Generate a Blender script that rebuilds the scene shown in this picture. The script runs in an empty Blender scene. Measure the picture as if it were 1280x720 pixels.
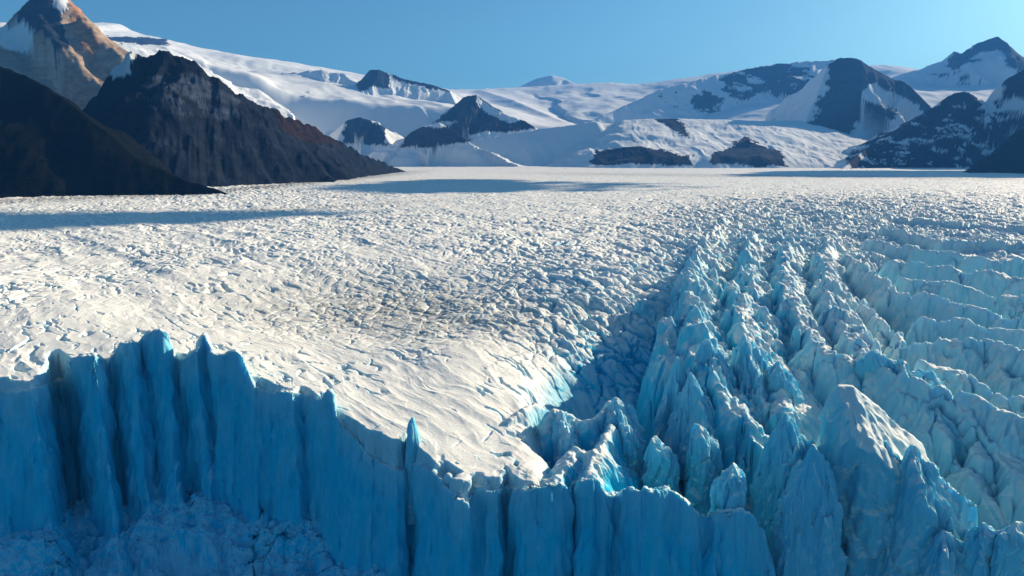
import bpy, math
import numpy as np

Q = 1.0                      # mesh density
F, HZ, ZC = 853.3, 193.0, 90.0
PITCH = math.atan((360 - HZ) / F)
CP, SP = math.cos(PITCH), math.sin(PITCH)
S = bpy.context.scene

# ------------------------------------------------------------ helpers
def ray(px, py):
    a = (np.asarray(px, float) - 640) / F
    b = (360 - np.asarray(py, float)) / F
    return a, CP + b * SP, -SP + b * CP          # x, y, z
def P(px, py, z):                                # point of a sight line at height z
    a, y, c = ray(px, py)
    t = (z - ZC) / c
    return np.array([a * t, y * t, z + 0 * t])
def PY(px, py, Y):                               # point of a sight line at forward distance Y
    a, y, c = ray(px, py)
    t = Y / y
    return np.array([a * t, Y + 0 * t, ZC + c * t])
def proj(x, y, z):
    d = y * CP - (z - ZC) * SP
    return 640 + F * x / d, 360 - F * (y * SP + (z - ZC) * CP) / d

def sstep(a, b, x):
    t = np.clip((x - a) / (b - a), 0, 1)
    return t * t * (3 - 2 * t)
def mix(a, b, t): return a + (b - a) * t
M32 = np.uint32
def hsh(ix, iy, iz=0, seed=0):
    h = (ix.astype(np.int64).astype(M32) * M32(374761393)) ^ (iy.astype(np.int64).astype(M32) * M32(668265263))
    if not np.isscalar(iz): h = h ^ (iz.astype(np.int64).astype(M32) * M32(2147483647 - 1013904))
    h = h ^ M32((seed * 2246822519 + 3266489917) & 0xffffffff)
    h = (h ^ (h >> M32(15))) * M32(2246822519)
    h = (h ^ (h >> M32(13))) * M32(3266489917)
    h = h ^ (h >> M32(16))
    return (h & M32(0xffffff)).astype(np.float32) / np.float32(16777215.0)
np.seterr(over='ignore')
def n2(x, y, seed=0):                            # value noise -1..1
    x = np.asarray(x, np.float32); y = np.asarray(y, np.float32)
    ix = np.floor(x); iy = np.floor(y); fx = x - ix; fy = y - iy
    fx = fx * fx * fx * (fx * (fx * 6 - 15) + 10); fy = fy * fy * fy * (fy * (fy * 6 - 15) + 10)
    a = hsh(ix, iy, 0, seed); b = hsh(ix + 1, iy, 0, seed); c = hsh(ix, iy + 1, 0, seed); d = hsh(ix + 1, iy + 1, 0, seed)
    return (a + (b - a) * fx) * (1 - fy) * 2 + (c + (d - c) * fx) * fy * 2 - 1
def n3(x, y, z, seed=0):
    x = np.asarray(x, np.float32); y = np.asarray(y, np.float32); z = np.asarray(z, np.float32)
    ix = np.floor(x); iy = np.floor(y); iz = np.floor(z); fx = x - ix; fy = y - iy; fz = z - iz
    fx = fx * fx * (3 - 2 * fx); fy = fy * fy * (3 - 2 * fy); fz = fz * fz * (3 - 2 * fz)
    def pl(k):
        a = hsh(ix, iy, k, seed); b = hsh(ix + 1, iy, k, seed); c = hsh(ix, iy + 1, k, seed); d = hsh(ix + 1, iy + 1, k, seed)
        return (a + (b - a) * fx) * (1 - fy) + (c + (d - c) * fx) * fy
    return (pl(iz) * (1 - fz) + pl(iz + 1) * fz) * 2 - 1
def fbm(x, y, o=5, seed=0, g=.5):
    s = 0; a = 1; t = 0
    for i in range(o):
        s = s + a * n2(x * 2**i + 17.3 * i, y * 2**i - 9.1 * i, seed + i); t += a; a *= g
    return s / t
def ridged(x, y, o=5, seed=0, g=.55):            # 0..1, sharp crests
    s = 0; a = 1; t = 0
    for i in range(o):
        s = s + a * (1 - np.abs(n2(x * 2**i + 17.3 * i, y * 2**i - 9.1 * i, seed + i))); t += a; a *= g
    return s / t
def fbm3(x, y, z, o=3, seed=0, g=.5):
    s = 0; a = 1; t = 0
    for i in range(o):
        s = s + a * n3(x * 2**i + 7.3 * i, y * 2**i, z * 2**i - 5.1 * i, seed + i); t += a; a *= g
    return s / t
def blocks(x, y, seed=0, tilt=.9):
    """cells: (block surface -1..1: tilted facets of random height), (gap: distance to the crack between blocks)"""
    x = np.asarray(x, np.float32); y = np.asarray(y, np.float32)
    ix = np.floor(x); iy = np.floor(y)
    f1 = np.full(x.shape, 9., np.float32); f2 = f1.copy(); h = np.zeros(x.shape, np.float32)
    for dx in (-1, 0, 1):
        for dy in (-1, 0, 1):
            cx = ix + dx; cy = iy + dy
            ox = cx + .1 + .8 * hsh(cx, cy, 0, seed); oy = cy + .1 + .8 * hsh(cx, cy, 0, seed + 1)
            rx = x - ox; ry = y - oy
            d = np.sqrt(rx * rx + ry * ry)
            m = d < f1
            f2 = np.where(m, f1, np.minimum(f2, d))
            f1 = np.where(m, d, f1)
            hv = (hsh(cx, cy, 0, seed + 2) * 2 - 1) + tilt * 2 * ((hsh(cx, cy, 0, seed + 3) - .5) * rx + (hsh(cx, cy, 0, seed + 4) - .5) * ry) * 2
            h = np.where(m, hv, h)
    return h, f2 - f1, f1

def grid_mesh(name, X, Y, Z, mat, attrs={}, closed=False, smooth=True):
    nr, nc = X.shape
    me = bpy.data.meshes.new(name)
    co = np.stack([X, Y, Z], -1).reshape(-1, 3).astype(np.float32)
    me.vertices.add(len(co)); me.vertices.foreach_set('co', co.ravel())
    k = nc if closed else nc - 1
    i = np.arange(nr - 1)[:, None] * nc; j = np.arange(k)[None]; j2 = (j + 1) % nc
    f = np.stack([i + j, i + j2, i + nc + j2, i + nc + j], -1).reshape(-1, 4).astype(np.int32)
    n = len(f)
    me.loops.add(n * 4); me.loops.foreach_set('vertex_index', f.ravel())
    me.polygons.add(n); me.polygons.foreach_set('loop_start', np.arange(0, n * 4, 4, dtype=np.int32))
    me.polygons.foreach_set('use_smooth', np.full(n, smooth))
    for a, v in attrs.items():
        if v.ndim == 3:
            at = me.attributes.new(a, 'FLOAT_COLOR', 'POINT')
            at.data.foreach_set('color', np.concatenate([v, np.ones(v.shape[:2] + (1,))], -1).astype(np.float32).ravel())
        else:
            at = me.attributes.new(a, 'FLOAT', 'POINT'); at.data.foreach_set('value', v.astype(np.float32).ravel())
    me.update(calc_edges=True)
    me.materials.append(mat)
    o = bpy.data.objects.new(name, me); S.collection.objects.link(o)
    return o

def smoothmax(a, b, k):
    h = np.clip(.5 + .5 * (a - b) / k, 0, 1)
    return b + (a - b) * h + k * h * (1 - h)

# ------------------------------------------------------------ materials
def new_mat(name):
    m = bpy.data.materials.new(name); m.use_nodes = True
    nt = m.node_tree; b = nt.nodes['Principled BSDF']
    return m, nt, b
def N(nt, t, **k):
    n = nt.nodes.new(t)
    for a, v in k.items(): setattr(n, a, v)
    return n
def noise_tex(nt, vec, scale, detail=5, rough=.6):
    n = N(nt, 'ShaderNodeTexNoise'); n.inputs['Scale'].default_value = scale
    n.inputs['Detail'].default_value = detail; n.inputs['Roughness'].default_value = rough
    nt.links.new(vec, n.inputs['Vector']); return n.outputs['Fac']
def mapr(nt, v, a, b, c=0, d=1):
    n = N(nt, 'ShaderNodeMapRange', clamp=True)
    n.inputs['From Min'].default_value = a; n.inputs['From Max'].default_value = b
    n.inputs['To Min'].default_value = c; n.inputs['To Max'].default_value = d
    nt.links.new(v, n.inputs['Value']); return n.outputs['Result']
def mul(nt, a, b, op='MULTIPLY'):
    n = N(nt, 'ShaderNodeMath', operation=op)
    for i, v in enumerate((a, b)):
        if isinstance(v, (int, float)): n.inputs[i].default_value = v
        else: nt.links.new(v, n.inputs[i])
    return n.outputs[0]
def mixc(nt, f, a, b):
    n = N(nt, 'ShaderNodeMix', data_type='RGBA')
    if isinstance(f, (int, float)): n.inputs[0].default_value = f
    else: nt.links.new(f, n.inputs[0])
    for i, v in ((6, a), (7, b)):
        if isinstance(v, tuple): n.inputs[i].default_value = (*v, 1)
        else: nt.links.new(v, n.inputs[i])
    return n.outputs[2]

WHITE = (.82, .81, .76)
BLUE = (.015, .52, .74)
def ice_material():
    m, nt, b = new_mat('glacier_ice')
    pos = N(nt, 'ShaderNodeNewGeometry')
    P_ = pos.outputs['Position']
    att = N(nt, 'ShaderNodeAttribute', attribute_name='blue')       # clean dense ice laid bare by the break, plus shade painted in the gully
    dirt = N(nt, 'ShaderNodeAttribute', attribute_name='dirt')
    mp = N(nt, 'ShaderNodeMapping'); mp.inputs['Scale'].default_value = (1, 1, .22); nt.links.new(P_, mp.inputs['Vector'])
    n1 = noise_tex(nt, mp.outputs[0], .22, 6, .6)
    n2_ = noise_tex(nt, mp.outputs[0], 1.3, 4, .6)
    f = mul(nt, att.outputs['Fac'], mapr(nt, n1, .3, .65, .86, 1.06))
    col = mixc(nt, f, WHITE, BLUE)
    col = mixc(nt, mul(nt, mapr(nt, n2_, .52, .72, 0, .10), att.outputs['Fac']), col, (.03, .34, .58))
    d = mul(nt, dirt.outputs['Fac'], mapr(nt, noise_tex(nt, P_, .16, 7, .75), .40, .60))
    col = mixc(nt, mul(nt, d, .95), col, (.20, .205, .19))
    nt.links.new(col, b.inputs['Base Color'])
    b.inputs['Roughness'].default_value = .7
    b.inputs['Specular IOR Level'].default_value = .12
    b.subsurface_method = 'BURLEY'
    b.inputs['Subsurface Weight'].default_value = SSS
    b.inputs['Subsurface Radius'].default_value = (.25, 1.6, 3.0)
    b.inputs['Subsurface Scale'].default_value = 1.0
    bp = N(nt, 'ShaderNodeBump'); bp.inputs['Strength'].default_value = .3; bp.inputs['Distance'].default_value = .7
    h = mul(nt, noise_tex(nt, mp.outputs[0], .8, 8, .62), mul(nt, noise_tex(nt, P_, 3.0, 3, .6), .25), 'ADD')
    nt.links.new(h, bp.inputs['Height']); nt.links.new(bp.outputs[0], b.inputs['Normal'])
    return m
def hill_material(name, sc, dist, strength=.6, rough=.75):
    m, nt, b = new_mat(name)
    at = N(nt, 'ShaderNodeAttribute', attribute_name='albedo')
    rk = N(nt, 'ShaderNodeAttribute', attribute_name='rock')
    pos = N(nt, 'ShaderNodeNewGeometry')
    mp = N(nt, 'ShaderNodeMapping'); mp.inputs['Scale'].default_value = (sc, sc, sc * 2.2)
    mp.inputs['Rotation'].default_value = (.35, .2, 0); nt.links.new(pos.outputs['Position'], mp.inputs['Vector'])
    n = noise_tex(nt, mp.outputs[0], 1, 9, .65)
    v = mapr(nt, n, .3, .7, .45, 1.55)
    v2 = mul(nt, mul(nt, mul(nt, v, -1, 'ADD'), rk.outputs['Fac']), 1, 'ADD')
    cb = N(nt, 'ShaderNodeVectorMath', operation='SCALE')
    nt.links.new(at.outputs['Color'], cb.inputs[0]); nt.links.new(v2, cb.inputs['Scale'])
    nt.links.new(cb.outputs[0], b.inputs['Base Color'])
    b.inputs['Roughness'].default_value = 1; b.inputs['Specular IOR Level'].default_value = .02
    bp = N(nt, 'ShaderNodeBump'); bp.inputs['Strength'].default_value = strength; bp.inputs['Distance'].default_value = dist
    nt.links.new(mul(nt, n, mapr(nt, rk.outputs['Fac'], 0, 1, .12, 1)), bp.inputs['Height']); nt.links.new(bp.outputs[0], b.inputs['Normal'])
    return m
SSS = 0.25
HAZE = True
ICE = ice_material()
HILL_NEAR = hill_material('hill_rock_and_snow', .02, 14)
HILL_FAR = hill_material('far_rock_and_snow', .008, 40)

# ------------------------------------------------------------ glacier relief
class Field:                                     # smooth surface through scattered values
    def __init__(s, pts, vals, reg=.02, p=1.0):
        s.c = np.array(pts, float); v = np.array(vals, float); s.m = v.mean()
        K = s.k(s.c, s.c) + reg * np.eye(len(v))
        s.w = np.linalg.solve(K, v - s.m)
        s.gu = np.linspace(-1.7, 1.7, 240); s.gl = np.linspace(math.log(50), math.log(9000), 300)
        U, L = np.meshgrid(s.gu, s.gl)
        g = np.stack([U.ravel() * 2, L.ravel()], 1)
        s.g = (s.k(g, s.c) @ s.w + s.m).reshape(U.shape)
    def k(s, a, b):
        d = np.sqrt(((a[:, None] - b[None])**2).sum(-1))
        return np.exp(-d / .55) * (1 + d / .55)
    def __call__(s, x, y):
        u = (x / y - s.gu[0]) / (s.gu[1] - s.gu[0]); l = (np.log(y) - s.gl[0]) / (s.gl[1] - s.gl[0])
        u = np.clip(u, 0, len(s.gu) - 1.001); l = np.clip(l, 0, len(s.gl) - 1.001)
        i = u.astype(int); j = l.astype(int); fu = u - i; fl = l - j
        g = s.g
        return (g[j, i] * (1 - fu) + g[j, i + 1] * fu) * (1 - fl) + (g[j + 1, i] * (1 - fu) + g[j + 1, i + 1] * fu) * fl
def fld(rows):
    p = []; v = []
    for px, py, z, val in rows:
        q = P(px, py, z); p.append((q[0] / q[1] * 2, math.log(q[1]))); v.append(val)
    return Field(p, v)
SURF = [(-400,300,5),(-400,400,3),(-300,500,-5),
 (-100,250,4),(0,270,5),(150,275,5),(300,275,5),
 (0,310,4),(0,350,9),(0,400,5),(0,440,0),(0,470,-3),(60,460,-3),(60,330,5),
 (150,310,5),(150,350,4),(150,400,1),(230,445,-1),(300,310,5),(300,350,0),(300,400,-8),(350,440,-5),(360,470,-7),
 (450,275,3),(450,310,5),(450,350,-4),(450,390,-19),(450,430,-11),(450,480,-9),(480,540,-14),
 (600,270,4),(600,310,4),(600,350,-4),(600,385,-16),(560,430,-7),(600,470,-9),(560,560,-17),(640,520,-14),(620,580,-24),
 (700,470,-22),(760,450,-28),(800,500,-36),(690,540,-28),(740,530,-20),(740,570,-18),(640,440,-9),
 (700,270,4),(720,310,3),(720,350,1),(700,375,-3),(650,400,-7),(780,390,-6),(800,330,1),
 (850,260,4),(900,300,2),(900,400,-16),(1000,300,0),(1000,400,-14),(1000,500,-26),(1100,300,-3),(1100,260,3),(1200,350,-6),
 (1280,300,-2),(1280,250,3),(1280,450,-18),(1200,500,-26),(1280,600,-38),(1100,600,-42),(900,550,-40),(900,620,-40),(800,570,-38),
 (1500,300,2),(1500,400,-8),(1500,560,-25),(0,240,3),(300,236,3),(640,212,0),(900,212,0),(1280,212,0),(300,212,0),(900,232,2),(1280,232,2)]
f_surf = fld([(a, b, c, c) for a, b, c in SURF])
# relief strength of the broken ice
AMP = [(-300,300,2),(-300,450,3),(0,240,4),(300,238,4),(600,212,2),(900,212,2.5),(1280,212,2.5),(600,260,3),(900,240,3),(1280,240,3.5),(0,270,1.6),(200,275,2.5),
 (100,300,2.6),(100,350,1.6),(100,420,1.6),(300,300,3),(300,350,1.8),(300,400,1.8),(450,300,3),(450,350,1.8),(450,390,2.6),(400,450,1.4),(550,390,2.6),(480,500,1.4),
 (560,450,1.4),(600,500,1.4),(600,300,3.6),(640,350,3.4),(720,300,3.4),(720,360,5),(800,300,3.4),(800,350,3.4),(900,270,5),(900,320,7),(1000,270,6),(1000,340,6),(1200,270,5),(1200,340,3.5),
 (1280,300,5),(1280,450,3.5),(1100,450,4),(900,450,5),(800,450,4.5),(740,540,2.5),(900,600,4),(1200,600,4)]
f_amp = fld([(a, b, 0, c) for a, b, c in AMP])

# crests of the big ice ridges on the right: (px, py, z) polylines, left/right flank steepness, crest width, jaggedness
RIDGES = [
 ([(905,272,8),(880,300,9),(862,330,11),(857,359,12),(868,400,10),(888,450,4),(924,505,-7)], 0.62, 2.0, 1.5, 4),
 ([(800,368,1),(794,388,-8),(784,415,-22),(772,450,-38)], 0.62, 2.0, 1.5, 4),
 ([(840,392,6),(838,420,0),(849,447,-3),(862,480,-9),(880,530,-18)], 0.62, 2.0, 1.2, 3),
 ([(835,436,-8),(816,480,-24),(804,515,-38)], 0.62, 2.0, 1.2, 3),
 ([(940,290,10),(932,326,9),(945,363,7),(960,390,4)], 0.62, 2.0, 1.4, 4),
 ([(912,352,6),(920,376,6),(941,426,2),(966,455,-1),(975,490,-6)], 0.62, 2.0, 1.3, 3),
 ([(985,300,10),(978,330,9),(982,359,8),(1007,397,5),(1020,430,1)], 0.62, 2.0, 1.4, 3),
 ([(1035,290,10),(1028,338,9),(1037,372,7),(1066,413,4),(1078,440,1)], 0.62, 2.0, 1.2, 3),
 ([(1053,313,10),(1090,335,9),(1128,359,7),(1195,374,7),(1278,388,6),(1420,400,5)], 2.2, 1.7, 1.2, 1.6),
 ([(1107,280,9),(1178,297,8),(1280,300,7),(1420,312,6)], 1.9, 1.7, 1.2, 1.6),
 ([(1112,322,9),(1195,332,8),(1280,346,7),(1420,362,6)], 2.2, 1.7, 1.2, 1.5),
 ([(1085,372,3),(1132,424,-2),(1174,417,1),(1237,422,1),(1280,434,0),(1400,465,-2)], 2.5, 1.5, 1.2, 1.4),
 ([(1070,395,4),(1087,413,4),(1137,467,0),(1166,476,-1),(1216,497,-4),(1280,517,-6),(1400,560,-10)], 2.4, 1.6, 1.2, 1.6),
 ([(1175,420,0),(1215,440,-8),(1280,470,-10),(1400,520,-14)], 2.5, 1.5, 1.2, 1.4),
 ([(1010,425,2),(1040,440,2),(1090,440,2),(1130,465,-1),(1152,498,-8)], 2.6, 1.4, 1.4, 1.4),
 ([(960,430,0),(985,470,-8),(1000,510,-14)], 0.62, 2.0, 1.1, 2.5),
 ([(1150,500,-9),(1185,560,-20),(1215,620,-32),(1230,660,-40)], 0.8, 2.0, 1.4, 2),
 ([(1208,505,-8),(1250,560,-16),(1290,610,-24),(1330,660,-32)], 0.8, 2.0, 1.4, 2),
 ([(1210,500,-6),(1262,535,-12),(1320,570,-18),(1400,620,-26)], 2.4, 2.0, 1.4, 2),
 ([(1085,298,7),(1150,308,8),(1230,318,8),(1290,322,7),(1420,336,6)], 2.2, 1.9, 1.1, 1.4),
 ([(1120,343,7),(1190,352,7),(1250,362,6),(1300,370,6),(1420,384,5)], 2.2, 1.9, 1.1, 1.4),
 ([(1140,392,2),(1200,396,3),(1260,408,2),(1320,418,1),(1420,432,0)], 2.2, 1.9, 1.1, 1.4),
 ([(1150,448,-3),(1200,462,-4),(1260,484,-5),(1330,506,-7),(1420,535,-10)], 2.2, 1.9, 1.1, 1.4),
 ([(1120,270,7),(1200,276,7),(1290,282,6),(1420,290,6)], 2.0, 1.8, 1.1, 1.4),
 ([(738,388,-6),(728,412,-16),(712,440,-30)], 0.62, 2.0, 1.0, 2.5),
 ([(694,396,-7),(682,415,-14),(672,430,-22)], 0.62, 2.0, 1.0, 2),
 ([(772,380,-5),(764,402,-14),(752,430,-30)], 0.62, 2.0, 1.0, 2.5),
]
# lit mounds that stand up from the gully
MOUNDS = [([(700,515,-13),(725,520,-13),(762,498,-11),(755,545,-15),(742,585,-17)], 1.1, 1.6, 3, 2),
          ([(690,585,-17),(715,560,-17),(742,560,-15)], 1.3, 1.3, 3, 2),
          ([(640,520,-14),(655,510,-14),(670,500,-15)], 1.3, 1.6, 3, 1.5)]

# the rim of the ice cliff as seen: (px, py of the rim, forward distance, how far the wall bulges forward)
RIM = [(-500,480,270,0),(-120,490,270,0),(0,490,272,0),(40,484,272,2),(56,481,284,0),(66,478,304,0),(80,472,306,0),(88,460,300,2),(95,446,296,5),(104,439,292,8),(118,437,291,9),(128,446,294,4),(133,456,298,0),
 (140,438,300,4),(150,425,300,7),(164,422,301,8),(172,427,304,4),(178,420,309,4),(186,409,309,8),(200,406,308,10),(209,412,308,8),(214,440,306,2),(222,449,305,0),(231,447,303,2),(240,436,302,6),(246,432,303,8),(251,420,309,8),
 (255,411,312,8),(260,424,307,8),(266,437,303,7),(280,438,300,6),(294,434,298,7),(302,440,292,7),(310,462,286,5),(318,481,282,2),(328,487,281,0),(340,488,281,4),(352,482,279,6),(366,485,277,6),(376,492,276,0),(388,493,275,4),(400,494,271,7),(408,484,268,7),(413,480,266,8),
 (420,512,262,7),(430,528,257,6),(442,538,254,6),(458,558,249,6),(476,572,244,6),(492,576,240,6),(504,582,238,2),(510,590,238,-6),(516,578,238,-2),(526,574,233,4),(540,578,230,7),(556,592,226,8),(572,604,223,9),(586,609,222,8),(594,598,224,4),(610,599,224,7),(624,602,223,6),(632,606,225,0),
 (640,600,224,6),(656,592,224,10),(676,584,225,12),(690,580,225,12),(702,584,224,10),(712,600,222,6),(718,602,222,0),(728,588,221,6),(740,580,221,9),(750,586,220,7),(758,606,217,5),(772,614,215,2),(782,606,213,3),(792,594,212,8),(812,586,212,12),(830,584,212,13),(848,590,211,12),(862,606,208,10),(872,628,204,6),(884,634,204,2),(898,624,204,6),(925,618,204,8),(940,628,204,6),(952,660,202,2),(964,715,200,0),(980,800,196,0),(1000,900,188,0),(1040,980,176,0),(1100,1000,168,0),(1280,1000,160,0),(1500,980,160,2),(2200,940,155,2)]
rm = np.array(RIM, float)
rim_u = (rm[:, 0] - 640) / F / CP * 1.0
rp = PY(rm[:, 0], rm[:, 1], rm[:, 2])
rim_u = rp[0] / rp[1]; rim_y = rm[:, 2]; rim_z = rp[2]; rim_b = rm[:, 3]
k_ = np.hanning(9); k_ /= k_.sum()
uu = np.linspace(-1.7, 1.9, 4200)
def smooth1(v, n):
    k = np.hanning(n + 2); k /= k.sum(); return np.convolve(np.pad(v, n, mode='edge'), k, 'same')[n:-n]
RY = smooth1(np.interp(uu, rim_u, rim_y - np.where(rim_u > -.12, 1.15, .85) * rim_b), 11)     # wall line
RZ = smooth1(np.interp(uu, rim_u, rim_z), 5)
RB = smooth1(np.interp(uu, rim_u, rim_b), 9)
LINE = smooth1(np.interp(uu, rim_u, rim_y), 160)

def seg_dist(x, y, pts, arc=False, fx=1.0):
    best = None; acc = 0.
    for a, b in zip(pts[:-1], pts[1:]):
        dx, dy = (b[0] - a[0]) * fx, b[1] - a[1]; L2 = dx * dx + dy * dy + 1e-9
        t = np.clip(((x - a[0]) * fx * dx + (y - a[1]) * dy) / L2, 0, 1)
        qx = (x - a[0]) * fx - t * dx; qy = y - a[1] - t * dy
        d = np.sqrt(qx * qx + qy * qy); z = a[2] + (b[2] - a[2]) * t
        side = np.sign(dx * qy - dy * qx); L = math.sqrt(L2)
        new = [d, z, side] + ([acc + t * L + (qx * dx + qy * dy) / L * .6] if arc else [])
        acc += L
        if best is None: best = new
        else:
            m = d < best[0]; best = [np.where(m, p, q) for p, q in zip(new, best)]
    return best

def glacier_height(x, y):
    base = f_surf(x, y)
    A = np.clip(f_amp(x, y), .8, 12)
    uq = x / y; ya = mix(345., 620., sstep(.18, .34, uq)); gul = sstep(.015, .10, uq) * (1 - sstep(ya - 90, ya + 30, y))
    base = base - 24 * gul * sstep(.01, .12, uq) - 11 * sstep(.01, .07, uq) * (1 - sstep(.20, .27, uq)) * sstep(238, 255, y) * (1 - sstep(300, 345, y)); A = A * (1 - .55 * gul)
    # broken surface
    wx = x + 6 * fbm(x / 30, y / 30, 3, 11); wy = y + 6 * fbm(x / 30, y / 30, 3, 21)
    ang = .45
    ax = wx * math.cos(ang) + wy * math.sin(ang); ay = -wx * math.sin(ang) + wy * math.cos(ang)
    far = sstep(600, 2500, y)
    h1, g1, f1 = blocks(ax / 13, ay / 24, 31)
    h2, g2, f2 = blocks(ax / 5.2 + 40, ay / 8.5, 41)
    rd = ridged(ax / 17, ay / 60, 4, 51) ** 3
    rough = sstep(2.2, 6, A)
    big = (h1 * .5 - f1 * .9 - 1.1 * np.exp(-(g1 / .10)**2)) * rough
    small = .28 * h2 - .32 * f2 - .4 * np.exp(-(g2 / .12)**2) * rough
    z = base + A * (big * .85 + small * (.12 + .88 * rough) + .9 * (rd - .4) * (.4 + .6 * rough) + .6 * fbm(wx / 30, wy / 30, 3, 61))
    # pits and short crevasses on the smooth ice
    h4, g4, f4 = blocks(wx / 4.6, wy / 7.5, 46); h5, g5, f5 = blocks(wx / 9.5 + 9, wy / 14, 47)
    bumpy = sstep(310, 420, y) * (1 - .6 * rough)
    bm = bumpy * (.35 + .65 * sstep(-.25, .35, fbm(x / 60, y / 80, 3, 48)))
    z = z + mix(.5, .85, sstep(-.35, .02, x / y)) * bm * (.75 * (h4 * .45 - f4 * 1.5 + .6) + .9 * (h5 * .5 - f5 * 1.1 + .5) - .9 * np.exp(-(g5 / .09)**2))
    def orient(a_): return wx * math.cos(a_) + wy * math.sin(a_), -wx * math.sin(a_) + wy * math.cos(a_)
    lx1, ly1 = orient(.75); lx2, ly2 = orient(-.40); wr = sstep(-.20, .02, x / y)
    st = mix(ridged(lx1 / 9, ly1 / 60, 4, 76), ridged(lx2 / 9, ly2 / 60, 4, 77), wr)
    z = z + (1 - rough) * A * .55 * (st - .65) * sstep(-.3, .5, fbm(x / 45, y / 70, 3, 78))
    c1 = mix(ridged(lx1 / 12 + 3, ly1 / 50, 3, 71), ridged(lx2 / 12 + 3, ly2 / 50, 3, 72), wr); c1m = sstep(.0, .35, fbm(x / 40, y / 60, 3, 81))
    apron = (1 - sstep(290, 360, y)) * (1 - .8 * gul)
    c3 = ridged(lx1 / 8 + .4 * n2(x / 9, y / 9, 73), ly1 / 34, 3, 74)
    z = z - apron * 4.6 * sstep(.77, .91, c3) * sstep(-.15, .2, fbm(x / 24, y / 30, 3, 75)) + apron * 1.6 * (ridged(lx1 / 16, ly1 / 40, 3, 79) - .6)
    flow = sstep(300, 380, y) * (1 - sstep(900, 1500, y)) * (1 - gul)
    z = z + flow * (3.2 * (mix(ridged(lx1 / 34, ly1 / 190, 3, 83), ridged(lx2 / 34, ly2 / 190, 3, 84), wr) - .65) + 2.2 * fbm(x / 80, y / 120, 3, 85))
    z = z - (1 - rough) * A * 1.9 * sstep(.80, .95, c1) * c1m
    c2 = mix(fbm(lx1 / 3.6, ly1 / 12, 3, 91), fbm(lx2 / 3.6, ly2 / 12, 3, 92), wr)
    z = z - (1 - rough * .5) * A * .8 * sstep(.30, .62, c2) * sstep(-.1, .35, fbm(x / 35, y / 50, 2, 95))
    z = z + A * .05 * rough * fbm(x / 1.6, y / 1.6, 3, 99)
    # big ridges
    near = y < 1500
    for sets, jx in ((RIDGES, 1), (MOUNDS, 0)):
        for ri, (pl, sl, sr, w, jag) in enumerate(sets):
            pts = [P(*q) for q in pl]
            pa = np.array(pts)
            m = near & (x > pa[:, 0].min() - 45) & (x < pa[:, 0].max() + 45) & (y > pa[:, 1].min() - 45) & (y < pa[:, 1].max() + 45)
            if not m.any(): continue
            xm = x[m]; ym = y[m]
            sx = xm + 6 * fbm(xm / 17, ym / 17, 2, 111 + ri) + .8 * (ridged(xm / 3.4, ym / 3.4, 2, 211 + ri) - .5) * 2
            sy = ym + 6 * fbm(xm / 17, ym / 17, 2, 131 + ri) + .8 * (ridged(xm / 3.4, ym / 3.4, 2, 231 + ri) - .5) * 2
            d, zz, side, al = seg_dist(sx, sy, pts, True)
            zz = zz + jx * (min(jag, 3) * 1.5 * n2(al / 11, al * 0 + ri * 3.7, 61) + .5 * jag * n2(al / 4.3, al * 0 + ri * 5.7, 62) - .25 * jag)
            kb = .5 if jag < 1.7 else 1.
            hb, gb, fb = blocks(xm / 9 + ri, ym / 12, 57); hc, gc, fc = blocks(xm / 3.2 + ri, ym / 5, 58)
            d = np.maximum(d + jx * kb * (2.3 * hb + .3 * hc + 1.6 * np.exp(-(gb / .10)**2)), 0)
            pin = ridged(xm / 13, ym / 13, 3, 151 + ri) - .62
            zz = zz + jag * 2.6 * pin - .3 * jag + .15 * jag * n2(xm / 1.5, ym / 1.5, 7) + jx * (.9 * hb * jag * .4 - .3 * jag * fb + .12 * hc)
            s = np.where(side > 0, sl, sr) * 1.45
            hh = zz - s * (np.sqrt(d * d + w * w) - w) * (1 + .25 * fbm(xm / 6, ym / 6, 2, 171))
            hh = np.where(d > 30, -200, hh)
            z[m] = smoothmax(z[m], hh, 1.2)
    return z

def cliff(x, y, z):
    """cut the ice front: drop in front of the wall line, towers along its rim"""
    u = x / y
    ry = np.interp(u, uu, RY) + 1.0 * n2(x / 2.6, x * 0 + 1.5, 301) + 1.4 * n2(x / 5.5, x * 0 + .5, 305) + .5 * n2(x / .9, x * 0 + .5, 302)
    rz = np.interp(u, uu, RZ); rb = np.interp(u, uu, RB)
    s = y - ry                                          # >0 behind the wall
    # rim height takes over near the wall
    th = 5 + 9 * sstep(3, 9, rb) * sstep(-5, 3, rz)
    t = 1 - sstep(th * .45, th, s)
    rimz = rz - .7 * np.abs(n2(x / 1.1, y / 1.3, 303)) - 1.1 * np.abs(blocks(x / 3.2, y / 4, 307)[0]) * sstep(-.25, -.15, u) - np.clip(s, 0, 99) * .12
    tower = np.clip(rz - z, 0, 30)
    zt = mix(z, rimz, t)
    # the wall itself
    d = np.clip(-s, 0, None)
    flute = fbm(x / 5.0, y / 16, 3, 311)
    foot = -64 + 9 * fbm(x / 22, y / 22, 4, 321) + 5.5 * (ridged(x / 8, y / 8, 4, 331) - .5) - .28 * np.clip(d - 24, 0, None)
    steep = 3.4 + .8 * flute
    wall = rz - .4 - steep * d - 1.4 * np.clip(d - 1, 0, 2)
    # the lower third leans out
    wall = np.maximum(wall, rz - 34 - 1.5 * d + 3 * flute)
    foot = foot + 1.0 * blocks(x / 7, y / 7, 335)[0] * sstep(-.2, .5, fbm(x / 20, y / 20, 2, 336))
    front = smoothmax(wall, foot, 3)
    return np.where(s > 0, zt, front), s

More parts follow.
